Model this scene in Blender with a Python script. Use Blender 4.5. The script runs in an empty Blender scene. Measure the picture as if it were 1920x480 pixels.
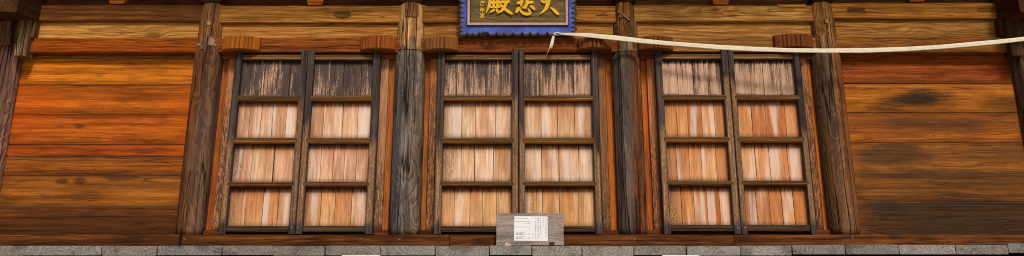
import bpy, math, random
from mathutils import Vector, Matrix
random.seed(11)
R = math.radians
sc = bpy.context.scene
COL = sc.collection

# ------------------------------------------------------------------ camera model
D, ZC, F, PP, TH = 8.2, 1.6, 1600.0, -30.0, math.atan(0.311)
CT, ST = math.cos(TH), math.sin(TH)
def PX(px, py, Y=0.0):
    """pixel of the photograph -> (X, Z) on the upright plane at depth Y"""
    x = (px-960)/F; y = (PP-py)/F
    t = (Y+D)/(CT-y*ST)
    return t*x, ZC+t*(ST+y*CT)
def XX(p0, y0, p1=None, y1=None, Y=0.0):
    a = PX(p0, y0, Y)[0]
    return a if p1 is None else (a+PX(p1, y1, Y)[0])/2
def ZZ(py, Y=0.0): return PX(960, py, Y)[1]
def lin(c):
    t = tuple((v/255/12.92 if v/255 <= .04045 else ((v/255+.055)/1.055)**2.4) for v in c)
    k = max(0, min(1, ((c[0]-c[2])/max(c[0], 1)-.22)/.5))
    return (t[0]*(1-.04*k), t[1]*(1-.04*k), t[2]*(1-.35*k))

# ------------------------------------------------------------------ node helpers
class NT:
    def __init__(s, name):
        s.mat = bpy.data.materials.new(name); s.mat.use_nodes = True
        s.t = s.mat.node_tree; s.bsdf = s.t.nodes['Principled BSDF']
    def new(s, typ, **k):
        n = s.t.nodes.new(typ)
        for a, b in k.items(): setattr(n, a, b)
        return n
    def put(s, sock, v):
        if isinstance(v, bpy.types.NodeSocket): s.t.links.new(v, sock)
        elif v is not None: sock.default_value = v
    def m(s, op, a, b=0.0, c=None, clamp=False):
        n = s.new('ShaderNodeMath', operation=op, use_clamp=clamp)
        s.put(n.inputs[0], a); s.put(n.inputs[1], b)
        if c is not None: s.put(n.inputs[2], c)
        return n.outputs[0]
    def mul(s, a, b): return s.m('MULTIPLY', a, b)
    def add(s, a, b): return s.m('ADD', a, b)
    def ss(s, x, lo, hi, o0=0.0, o1=1.0):
        n = s.new('ShaderNodeMapRange', interpolation_type='SMOOTHSTEP')
        s.put(n.inputs['Value'], x); s.put(n.inputs['From Min'], lo); s.put(n.inputs['From Max'], hi)
        n.inputs['To Min'].default_value = o0; n.inputs['To Max'].default_value = o1
        return n.outputs[0]
    def comb(s, x, y, z):
        n = s.new('ShaderNodeCombineXYZ')
        for i, v in enumerate((x, y, z)): s.put(n.inputs[i], v)
        return n.outputs[0]
    def sep(s, v):
        n = s.new('ShaderNodeSeparateXYZ'); s.put(n.inputs[0], v); return n.outputs
    def vm(s, op, a, b):
        n = s.new('ShaderNodeVectorMath', operation=op)
        s.put(n.inputs[0], a); s.put(n.inputs[1], b); return n.outputs[0]
    def noise(s, vec, scale=1.0, detail=2.0, rough=.5, col=False):
        n = s.new('ShaderNodeTexNoise'); s.put(n.inputs['Vector'], vec)
        n.inputs['Scale'].default_value = scale; n.inputs['Detail'].default_value = detail
        n.inputs['Roughness'].default_value = rough
        return n.outputs['Color' if col else 'Fac']
    def mix(s, f, a, b, mode='MIX'):
        n = s.new('ShaderNodeMix', data_type='RGBA', blend_type=mode)
        s.put(n.inputs[0], f)
        for i, v in ((6, a), (7, b)):
            s.put(n.inputs[i], (*v, 1) if isinstance(v, tuple) and len(v) == 3 else v)
        return n.outputs[2]
    def attr(s, name, out='Vector'):
        n = s.new('ShaderNodeAttribute'); n.attribute_name = name; return n.outputs[out]

def wood(name, wf=(1.1, 3.2), wd=3, ringd=45, ringstr=.5, fibre=.45, streak=.5, blotch=.4, warp=.05, rough=.75, crack=.3,
         mode=None, knots=.0, bump=.6, dark=(.30, .22, .17), streakd=22, light=(1.18, 1.15, 1.1),
         mid=(.82, .74, .66), spec=.12, grey=0.0):
    """solid wood: rings round a pith, streaks and fibres along the grain, colour of each board from 'tint'"""
    s = NT(name)
    g = s.attr('gc'); o = s.sep(g); u, v, w = o[0], o[1], o[2]
    tint = s.attr('tint', 'Color'); st = s.attr('st', 'Fac')
    # slow warp of the stem
    n1 = s.noise(s.vm('MULTIPLY', g, (wf[0], wf[1], wf[1])), 1, wd, .5, True)
    n1o = s.sep(s.vm('SUBTRACT', n1, (.5, .5, .5)))
    v2 = s.add(v, s.mul(n1o[0], warp*2.2)); w2 = s.add(w, s.mul(n1o[1], warp*2.2))
    r = s.m('SQRT', s.add(s.mul(v2, v2), s.mul(w2, w2)))
    if knots:
        vo = s.new('ShaderNodeTexVoronoi'); vo.feature = 'F1'
        s.put(vo.inputs['Vector'], s.vm('MULTIPLY', g, (1.3, 3.0, 3.0))); vo.inputs['Scale'].default_value = 1.0
        kd = vo.outputs['Distance']
        kb = s.m('EXPONENT', s.mul(s.mul(kd, kd), -18.0))
        r = s.add(r, s.mul(kb, .11*knots))
        kdark = s.ss(kd, .16, .05)
    ring = s.m('FRACT', s.mul(r, ringd))
    rl = s.mul(s.ss(ring, .25, .88), s.ss(ring, 1.0, .93))
    rl = s.mul(rl, s.ss(s.noise(s.vm('MULTIPLY', g, (.8, 6, 6)), 1, 2), .3, .6, .35, 1))
    sk = s.noise(s.vm('MULTIPLY', g, (.55, streakd, streakd)), 1, 3, .6)
    fb = s.noise(s.vm('MULTIPLY', g, (4.5, 105, 105)), 1, 3, .7)
    bl = s.noise(s.vm('MULTIPLY', g, (1.6, 7, 7)), 1, 4, .6)
    c = s.mix(s.mul(s.ss(sk, .32, .68), streak*1.4), light, mid)
    c = s.mix(s.mul(rl, ringstr), c, dark)
    c = s.mix(s.mul(s.ss(bl, .48, .72), blotch), c, dark)
    c = s.mix(fibre, c, s.mix(s.ss(fb, .34, .66), (.34, .30, .27), (1.42, 1.40, 1.37)), 'MULTIPLY')
    if knots: c = s.mix(s.mul(kdark, .75), c, tuple(k*.6 for k in dark))
    c = s.mix(1.0, c, tint, 'MULTIPLY')
    if grey:
        gm = s.mul(s.ss(s.noise(s.vm('MULTIPLY', g, (.9, 9, 9)), 1, 3), .42, .62), grey)
        c = s.mix(gm, c, lin((112, 104, 98)))
    ck = s.noise(s.vm('MULTIPLY', g, (.35, 11, 11)), 1, 2)
    cr = s.mul(s.ss(s.m('ABSOLUTE', s.m('SUBTRACT', ck, .5)), .022 if name in ('old pillar wood', 'grey pillar wood') else .010, .0), crack)
    c = s.mix(cr, c, lin((28, 20, 16)))
    uv = s.new('ShaderNodeUVMap').outputs[0]; uo = s.sep(uv); U, V = uo[0], uo[1]
    speck = s.noise(s.vm('MULTIPLY', g, (60, 130, 130)), 1, 2, .7)
    sk2 = s.noise(s.vm('MULTIPLY', g, (1.3, 60, 60)), 1, 3, .7)
    rot = 0
    if mode == 'door':
        n3 = s.noise(s.vm('MULTIPLY', g, (.8, 10, 10)), 1, 3, .5)
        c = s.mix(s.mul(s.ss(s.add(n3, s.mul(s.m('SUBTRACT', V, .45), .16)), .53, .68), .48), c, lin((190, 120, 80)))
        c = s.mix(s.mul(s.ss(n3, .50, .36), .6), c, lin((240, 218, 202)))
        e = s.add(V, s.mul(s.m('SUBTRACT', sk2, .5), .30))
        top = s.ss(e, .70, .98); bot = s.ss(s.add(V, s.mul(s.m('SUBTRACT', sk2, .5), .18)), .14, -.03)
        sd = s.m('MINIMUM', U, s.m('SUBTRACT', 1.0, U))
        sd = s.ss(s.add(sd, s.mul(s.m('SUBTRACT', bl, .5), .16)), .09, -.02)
        c = s.mix(s.mul(top, .80), c, lin((134, 70, 36)))  # panel edges: brown stains, with edge and contact shade painted in
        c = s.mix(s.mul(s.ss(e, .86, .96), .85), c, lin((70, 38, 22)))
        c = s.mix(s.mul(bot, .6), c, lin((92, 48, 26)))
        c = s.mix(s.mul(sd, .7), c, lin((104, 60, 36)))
        c = s.mix(s.mul(s.ss(bl, .50, .66), .35), c, lin((150, 100, 72)))
        k = s.ss(s.add(U, s.mul(s.m('SUBTRACT', bl, .5), .7)), .30, .02)
        k = s.mul(s.mul(k, s.ss(s.add(s.mul(speck, .5), s.mul(sk2, .5)), .43, .55)), st)
        k = s.m('MAXIMUM', k, s.mul(s.mul(s.ss(sk2, .64, .74), s.ss(speck, .4, .6)), s.mul(st, .5)))
        c = s.mix(s.mul(k, .85), c, lin((74, 70, 72)))
    if mode == 'doortop':
        sf = s.noise(s.vm('MULTIPLY', g, (2.2, 70, 70)), 1, 4, .7)
        x = s.add(s.add(s.mul(sf, 1.0), s.mul(speck, .4)), s.mul(s.m('SUBTRACT', bl, .5), .85))
        x = s.add(x, s.add(s.mul(s.m('SUBTRACT', V, .5), .14), s.mul(s.m('SUBTRACT', st, .5), .34)))
        k = s.ss(x, .59, .82)
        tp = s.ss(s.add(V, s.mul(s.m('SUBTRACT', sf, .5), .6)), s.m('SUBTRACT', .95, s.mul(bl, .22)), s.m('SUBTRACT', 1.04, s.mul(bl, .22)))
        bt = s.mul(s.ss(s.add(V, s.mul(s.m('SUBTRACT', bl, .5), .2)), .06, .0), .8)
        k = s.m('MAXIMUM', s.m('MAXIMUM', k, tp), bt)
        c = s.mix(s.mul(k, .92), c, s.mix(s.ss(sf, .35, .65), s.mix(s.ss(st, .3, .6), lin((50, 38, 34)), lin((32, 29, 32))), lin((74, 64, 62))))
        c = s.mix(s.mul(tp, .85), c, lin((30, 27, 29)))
    if mode == 'stile':
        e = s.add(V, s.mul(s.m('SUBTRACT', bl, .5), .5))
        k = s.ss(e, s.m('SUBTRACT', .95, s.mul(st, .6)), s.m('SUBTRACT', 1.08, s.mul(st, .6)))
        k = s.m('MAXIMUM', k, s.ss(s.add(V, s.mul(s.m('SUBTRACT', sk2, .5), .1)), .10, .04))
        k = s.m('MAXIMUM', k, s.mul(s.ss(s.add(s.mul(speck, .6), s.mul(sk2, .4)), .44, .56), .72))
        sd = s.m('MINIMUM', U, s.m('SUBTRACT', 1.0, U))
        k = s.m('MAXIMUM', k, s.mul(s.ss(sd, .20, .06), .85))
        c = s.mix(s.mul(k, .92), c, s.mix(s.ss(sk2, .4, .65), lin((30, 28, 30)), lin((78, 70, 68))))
    if mode == 'jamb':
        e = s.add(V, s.mul(s.m('SUBTRACT', bl, .5), .8))
        jf = s.noise(s.vm('MULTIPLY', g, (16, 125, 125)), 1, 3, .8)
        k = s.mul(s.ss(jf, .40, .56), s.ss(e, s.add(.0, s.mul(st, .55)), s.add(.35, s.mul(st, .75)), 1.0, .22))
        c = s.mix(s.mul(k, .85), c, lin((44, 36, 32)))
        c = s.mix(s.mul(s.ss(s.add(V, s.mul(bl, .1)), .09, .04), .8), c, lin((60, 32, 20)))
    if mode == 'rail':
        # weathered dark upper half, cleaner lip below
        e = s.add(V, s.mul(s.m('SUBTRACT', sk, .5), .5))
        c = s.mix(s.mul(s.ss(s.add(e, s.mul(s.m('SUBTRACT', sk2, .5), .5)), .22, .48), s.add(.55, s.mul(st, .42))), c, s.mix(s.ss(sk2, .4, .62), lin((44, 34, 26)), lin((88, 72, 54))))
        sd = s.m('MINIMUM', U, s.m('SUBTRACT', 1.0, U))
        c = s.mix(s.mul(s.ss(sd, .03, .0), .6), c, lin((34, 24, 16)))
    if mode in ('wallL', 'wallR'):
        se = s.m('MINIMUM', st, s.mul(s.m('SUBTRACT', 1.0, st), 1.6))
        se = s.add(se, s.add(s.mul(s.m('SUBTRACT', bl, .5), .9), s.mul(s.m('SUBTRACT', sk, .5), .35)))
        c = s.mix(s.mul(s.ss(se, .22, -.04), .55), c, lin((60, 32, 14)))  # seam shade painted into the colour along the board edges
    if mode == 'wallL':
        def blob(cx, cy, rx, ry, k, colr, c):
            dx = s.m('DIVIDE', s.m('SUBTRACT', U, cx), rx); dy = s.m('DIVIDE', s.m('SUBTRACT', V, cy), ry)
            d = s.m('SQRT', s.add(s.mul(dx, dx), s.mul(dy, dy)))
            d = s.add(d, s.mul(s.m('SUBTRACT', bl, .5), 1.3))
            return s.mix(s.mul(s.ss(d, 1.15, .45), k), c, colr)
        for b in ((.40, .595, .03, .018, .6), (.355, .29, .035, .018, .8), (.44, .29, .04, .028, .7), (.62, .31, .09, .022, .7), (.03, .5, .03, .03, .7)):
            c = blob(*b, lin((66, 32, 16)), c)
        c = blob(.02, .70, .30, .22, .35, lin((200, 80, 6)), c)
        c = blob(.98, .66, .18, .30, .40, lin((200, 92, 14)), c)
        c = blob(.5, .02, .75, .12, .55, lin((50, 27, 14)), c)
    if mode == 'wallR':
        def blob(cx, cy, rx, ry, k, colr, c):
            dx = s.m('DIVIDE', s.m('SUBTRACT', U, cx), rx); dy = s.m('DIVIDE', s.m('SUBTRACT', V, cy), ry)
            d = s.m('SQRT', s.add(s.mul(dx, dx), s.mul(dy, dy)))
            d = s.add(d, s.mul(s.m('SUBTRACT', sk, .5), 1.6)); d = s.add(d, s.add(s.mul(s.m('SUBTRACT', bl, .5), 2.6), s.add(s.mul(s.m('SUBTRACT', sk2, .5), .9), s.mul(s.m('SUBTRACT', speck, .5), .9))))
            return s.mix(s.mul(s.ss(d, 1.45, .30), k), c, colr)
        bk = lin((44, 32, 20))
        for b in ((.45, .735, .20, .06, .95), (.88, .71, .14, .06, .6), (.50, .60, .42, .045, .72), (.28, .42, .24, .06, .75), (.78, .44, .26, .05, .45),
                  (.62, .29, .36, .07, .35), (.58, .155, .55, .05, .72), (.62, .03, .58, .11, .72)):
            c = blob(*b, bk, c)
        c = blob(.02, .35, .08, .60, .30, lin((190, 100, 24)), c)
        c = blob(.985, .70, .05, .30, .45, lin((200, 84, 14)), c)
    if mode == 'plank':
        # drying cracks that run out from the heart on the sawn ends
        ang = s.m('ARCTAN2', v, w)
        cn = s.noise(s.comb(s.mul(ang, 15.0), s.mul(u, .2), s.mul(r, 1.5)), 1, 2, .6)
        k = s.ss(s.m('ABSOLUTE', s.m('SUBTRACT', cn, .5)), .018, .0)
        c = s.mix(s.mul(k, .85), c, lin((34, 29, 26)))
        pt = s.noise(s.vm('MULTIPLY', g, (5, 6, 9)), 1, 2, .5)
        c = s.mix(s.mul(s.ss(pt, .50, .70), .5), c, lin((62, 56, 50)))
    s.put(s.bsdf.inputs['Base Color'], c)
    s.put(s.bsdf.inputs['Roughness'], s.ss(bl, .3, .7, rough-.08, rough+.1))
    s.bsdf.inputs['Specular IOR Level'].default_value = spec
    b = s.new('ShaderNodeBump'); b.inputs['Strength'].default_value = bump; b.inputs['Distance'].default_value = .006
    s.put(b.inputs['Height'], s.m('SUBTRACT', s.add(s.mul(fb, .8), s.mul(sk, .5)), s.add(s.mul(rl, .5), s.mul(cr, 1.5))))
    s.put(s.bsdf.inputs['Normal'], b.outputs[0])
    return s.mat

M = {}
M['beam'] = wood('weathered beam wood', ringd=32, ringstr=.55, streak=.8, blotch=.6, fibre=.6, mid=(.68, .64, .58), dark=(.30, .27, .23), warp=.06, knots=.6, crack=.6, bump=.7)
M['pale'] = wood('pale beam wood', wf=(1.3, 4.0), ringd=24, ringstr=.62, streak=.6, blotch=.45, fibre=.6, warp=.09, knots=.9, crack=.4, dark=(.40, .30, .21), bump=.7)
M['wallL'] = wood('orange wall boards', ringd=26, ringstr=.22, fibre=.40, streak=.8, blotch=.8, streakd=30, wf=(1.0, 3.4), light=(1.35, 1.32, 1.2), warp=.06, mode='wallL', crack=.5, rough=.6, mid=(.66, .61, .54), dark=(.34, .29, .24), bump=.6)
M['wallR'] = wood('stained wall boards', ringd=26, ringstr=.22, fibre=.40, streak=.8, blotch=.8, streakd=30, wf=(1.0, 3.4), light=(1.35, 1.32, 1.2), warp=.06, mode='wallR', crack=.5, rough=.6, mid=(.66, .61, .54), dark=(.34, .29, .24), bump=.6)
M['door'] = wood('bleached door boards', ringd=70, ringstr=.22, streak=.38, blotch=.2, warp=.03, fibre=.36, streakd=26, mode='door', crack=.12, dark=(.52, .34, .24), mid=(.86, .74, .64), bump=.3)
M['doortop'] = wood('blackened door boards', ringd=55, ringstr=.2, streak=.5, blotch=.2, warp=.03, fibre=.4, mode='doortop', crack=.3, dark=(.45, .33, .27), bump=.5)
M['stile'] = wood('blackened stile wood', ringd=60, ringstr=.3, streak=.6, blotch=.3, mode='stile', crack=.5, bump=.6)
M['jamb'] = wood('speckled jamb wood', ringd=50, ringstr=.2, streak=.5, blotch=.2, mode='jamb', crack=.3, bump=.6)
M['rail'] = wood('rail wood', ringd=50, ringstr=.35, streak=.6, blotch=.25, mode='rail', crack=.3)
M['pillar'] = wood('old pillar wood', wf=(2.2, 4.0), wd=2.2, ringd=22, ringstr=.50, fibre=.6, streak=.8, blotch=.6, warp=.20, knots=1.4, crack=.95, bump=1.0, streakd=12, grey=.18, light=(2.3, 2.1, 1.95), mid=(.9, .84, .78))
M['pillargrey'] = wood('grey pillar wood', wf=(2.4, 4.5), wd=2.0, ringd=20, ringstr=.60, fibre=.5, streak=.9, blotch=.8, warp=.26, knots=1.6, crack=.95, bump=1.0, streakd=10, dark=(.28, .26, .28), light=(2.6, 2.5, 2.4), mid=(.95, .92, .9))
M['block'] = wood('turned block wood', ringd=40, ringstr=.3, streak=.5, blotch=.35, crack=.4)
M['sill'] = wood('sill wood', ringd=30, ringstr=.45, streak=.9, blotch=.95, warp=.06, crack=.7, knots=.4, fibre=.6, light=(1.5, 1.35, 1.2), mid=(.6, .5, .42), dark=(.20, .15, .12), rough=.62, spec=.12)
M['plank'] = wood('grey plank wood', wf=(2, 12), ringd=36, ringstr=.55, fibre=.05, streak=.0, blotch=.25, warp=.05, crack=.0, mode='plank', dark=(.30, .28, .26), light=(1.15, 1.14, 1.12), bump=.15, mid=(.85, .84, .82))
M['board'] = wood('grey notice board wood', wf=(4, 9), ringd=38, ringstr=.55, streak=.35, blotch=.7, warp=.16, fibre=.3, knots=.6, crack=.4, dark=(.42, .36, .33))
M['field'] = wood('dark plaque wood', ringd=30, ringstr=.4, streak=.8, blotch=.7, warp=.06, crack=.3, knots=.4, dark=(.3, .28, .26), streakd=30)

def plain(name, col, rough=.6, metal=0.0, var=.25, scale=30, spec=.4):
    s = NT(name)
    n = s.noise(s.new('ShaderNodeTexCoord').outputs['Object'], scale, 4, .6)
    c = s.mix(s.ss(n, .35, .68), tuple(k*(1-var) for k in col), tuple(min(1, k*(1+var)) for k in col))
    s.put(s.bsdf.inputs['Base Color'], c)
    s.bsdf.inputs['Roughness'].default_value = rough; s.bsdf.inputs['Metallic'].default_value = metal
    s.bsdf.inputs['Specular IOR Level'].default_value = spec
    b = s.new('ShaderNodeBump'); b.inputs['Strength'].default_value = .25; b.inputs['Distance'].default_value = .003
    s.put(b.inputs['Height'], n); s.put(s.bsdf.inputs['Normal'], b.outputs[0])
    return s.mat
M['blue'] = plain('blue lacquer', lin((72, 92, 180)), .6, var=.32, scale=9)
M['pink'] = plain('faded pink paint', lin((205, 158, 146)), .6, var=.15, scale=60)
M['gold'] = plain('gold leaf', lin((246, 190, 32)), .45, var=.12, scale=40)
M['rim'] = plain('blackened rim lacquer', lin((44, 32, 26)), .5, var=.5, scale=60)
M['rimgold'] = plain('worn gilt edge', lin((150, 110, 60)), .5, var=.4, scale=80)
M['seal'] = plain('worn seal paint', lin((120, 106, 82)), .8, var=.3, scale=90)
M['iron'] = plain('black iron', lin((30, 28, 30)), .55, .6, var=.3, scale=60)
M['nail'] = plain('bluish nail head', lin((120, 124, 140)), .45, .7, var=.2, scale=200)
M['paper'] = plain('white paper', (.82, .82, .82), .7, var=.02, scale=20)
M['ink'] = plain('grey printed ink', (.06, .06, .07), .7, var=.1)
M['white'] = plain('white board paint', (.8, .8, .79), .6, var=.04, scale=10)
M['strap'] = plain('cream cotton strap', lin((226, 213, 186)), .85, var=.07, scale=25)
M['string'] = plain('tan string', lin((206, 160, 100)), .9, var=.15, scale=90)
M['puttylump'] = plain('pale peeled wood', lin((205, 170, 150)), .85, var=.25, scale=120)
M['gravel'] = plain('pale gravel', (.36, .33, .29), .95, var=.45, scale=40)
M['stone'] = plain('grey stone', (.26, .25, .24), .9, var=.3, scale=12)

# ------------------------------------------------------------------ mesh builder
class MB:
    def __init__(s): s.v = []; s.f = []; s.gc = []; s.tint = []; s.st = []; s.uv = []; s.mi = []; s.sm = []
    def face(s, idx, gcs, tints, sts, uvs, mi=0, smooth=False):
        s.f.append(idx); s.gc += gcs; s.tint += tints; s.st += sts; s.uv += uvs; s.mi.append(mi); s.sm.append(smooth)
    def beam(s, x0, x1, y0, y1, z0, z1, axis='x', tint=(1, 1, 1), st=.5, ch=.004, jit=.0012, uvr=None, pith=None, mi=0, seg=.12, stv=False):
        """box with worn edges; grain along axis; uvr = (x0,x1,z0,z1) frame for the stains"""
        lo = (x0, y0, z0); hi = (x1, y1, z1)
        ax = 'xyz'.index(axis); b, c = [k for k in range(3) if k != ax]
        if axis == 'x': b, c = 1, 2
        if axis == 'z': b, c = 0, 1
        if axis == 'y': b, c = 0, 2
        L = hi[ax]-lo[ax]; n = max(1, int(L/seg))
        ch = min(ch, (hi[b]-lo[b])*.3, (hi[c]-lo[c])*.3)
        B0, B1, C0, C1 = lo[b], hi[b], lo[c], hi[c]
        prof = [(B0+ch, C0), (B1-ch, C0), (B1, C0+ch), (B1, C1-ch), (B1-ch, C1), (B0+ch, C1), (B0, C1-ch), (B0, C0+ch)]
        if pith is None:
            pith = (random.uniform(-.12, .12), random.choice((-1, 1))*random.uniform(.05, .22))
        off = random.uniform(0, 90)
        mb, mc = (B0+B1)/2, (C0+C1)/2
        if uvr is None: uvr = (x0, x1, z0, z1)
        base = len(s.v)
        def gcf(p): return (p[ax]+off, p[b]-mb+pith[0], p[c]-mc+pith[1])
        def uvf(p): return ((p[0]-uvr[0])/max(1e-6, uvr[1]-uvr[0]), (p[2]-uvr[2])/max(1e-6, uvr[3]-uvr[2]))
        for i in range(n+1):
            a = lo[ax]+L*i/n
            j = [0, 0] if i in (0, n) else [random.uniform(-jit, jit), random.uniform(-jit, jit)]
            for (pb, pc) in prof:
                p = [0, 0, 0]; p[ax] = a; p[b] = pb+j[0]*.5+random.uniform(-jit, jit)*.5*(0 < i < n); p[c] = pc+j[1]
                s.v.append(tuple(p))
        def put(idx):
            s.face(idx, [gcf(s.v[k]) for k in idx], [tint]*len(idx), [(s.v[k][2]-z0)/(z1-z0) for k in idx] if stv else [st]*len(idx), [uvf(s.v[k]) for k in idx], mi)
        for i in range(n):
            for k in range(8):
                a0 = base+i*8+k; a1 = base+i*8+(k+1) % 8
                put([a0, a1, a1+8, a0+8])
        put([base+k for k in range(7, -1, -1)]); put([base+n*8+k for k in range(8)])
    def prism(s, pts, y0, y1, tint=(1, 1, 1), st=.5, mi=0, gscale=1, axis='x', uvr=None):
        """outline in X,Z extruded from y0 (front) to y1; pts counter-clockwise seen from the front (-Y)"""
        off = random.uniform(0, 90); pv = random.uniform(.05, .2); n = len(pts); base = len(s.v)
        cx = sum(p[0] for p in pts)/n; cz = sum(p[1] for p in pts)/n
        for y in (y0, y1):
            for p in pts: s.v.append((p[0], y, p[1]))
        xs = [p[0] for p in pts]; zs = [p[1] for p in pts]
        if uvr is None: uvr = (min(xs), max(xs), min(zs), max(zs))
        def g(k):
            q = s.v[k]
            return (q[0]-cx+off, q[1]-y0+pv, q[2]-cz) if axis == 'x' else (q[2]-cz+off, q[1]-y0+pv, q[0]-cx)
        def put(idx):
            s.face(idx, [g(k) for k in idx], [tint]*len(idx), [st]*len(idx),
                   [((s.v[k][0]-uvr[0])/(uvr[1]-uvr[0]), (s.v[k][2]-uvr[2])/(uvr[3]-uvr[2])) for k in idx], mi)
        put([base+k for k in range(n)]); put([base+n+k for k in range(n-1, -1, -1)])
        for k in range(n):
            a, b = base+k, base+(k+1) % n
            put([b, a, a+n, b+n])
    def obj(s, name, mats, parent=None, label=None):
        me = bpy.data.meshes.new(name); me.from_pydata(s.v, [], s.f)
        for m in (mats if isinstance(mats, (list, tuple)) else [mats]): me.materials.append(m)
        a = me.attributes.new('gc', 'FLOAT_VECTOR', 'CORNER'); a.data.foreach_set('vector', [k for t in s.gc for k in t])
        a = me.attributes.new('tint', 'FLOAT_COLOR', 'CORNER'); a.data.foreach_set('color', [k for t in s.tint for k in (*t[:3], 1)])
        a = me.attributes.new('st', 'FLOAT', 'CORNER'); a.data.foreach_set('value', s.st)
        uvl = me.uv_layers.new(name='UVMap'); uvl.data.foreach_set('uv', [k for t in s.uv for k in t])
        me.polygons.foreach_set('material_index', s.mi); me.polygons.foreach_set('use_smooth', s.sm)
        me.validate(); me.update()
        o = bpy.data.objects.new(name, me); COL.objects.link(o)
        if parent:
            o.parent = parent
            o.matrix_parent_inverse = parent_inv(parent)
        if label: o['label'] = label
        return o
def world(o):
    m = Matrix.LocRotScale(o.location, o.rotation_euler, o.scale)
    return (world(o.parent) @ o.matrix_parent_inverse @ m) if o.parent else m
def parent_inv(p): return world(p).inverted()
def thing(name, label, cat, loc=(0, 0, 0), group=None, rot=None):
    o = bpy.data.objects.new(name, None); COL.objects.link(o); o.location = loc; o.empty_display_size = .2
    if rot: o.rotation_euler = rot
    o['label'] = label; o['category'] = cat
    if group: o['group'] = group
    return o
def jt(c, a=.08, m=1.0):
    k = m*random.uniform(1-a, 1+a); c = lin(c)
    return tuple(x*k*random.uniform(1-a*.3, 1+a*.3) for x in c)

# ------------------------------------------------------------------ the hall
ZF = PX(960, 461, -.9)[1]                     # veranda top
hall = thing('temple_hall', 'old timber temple hall front with round pillars, paired panelled doors and orange plank walls', 'temple', (0, 0, 0))
WT = ZZ(104); WB = ZZ(440, -.02)

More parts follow.
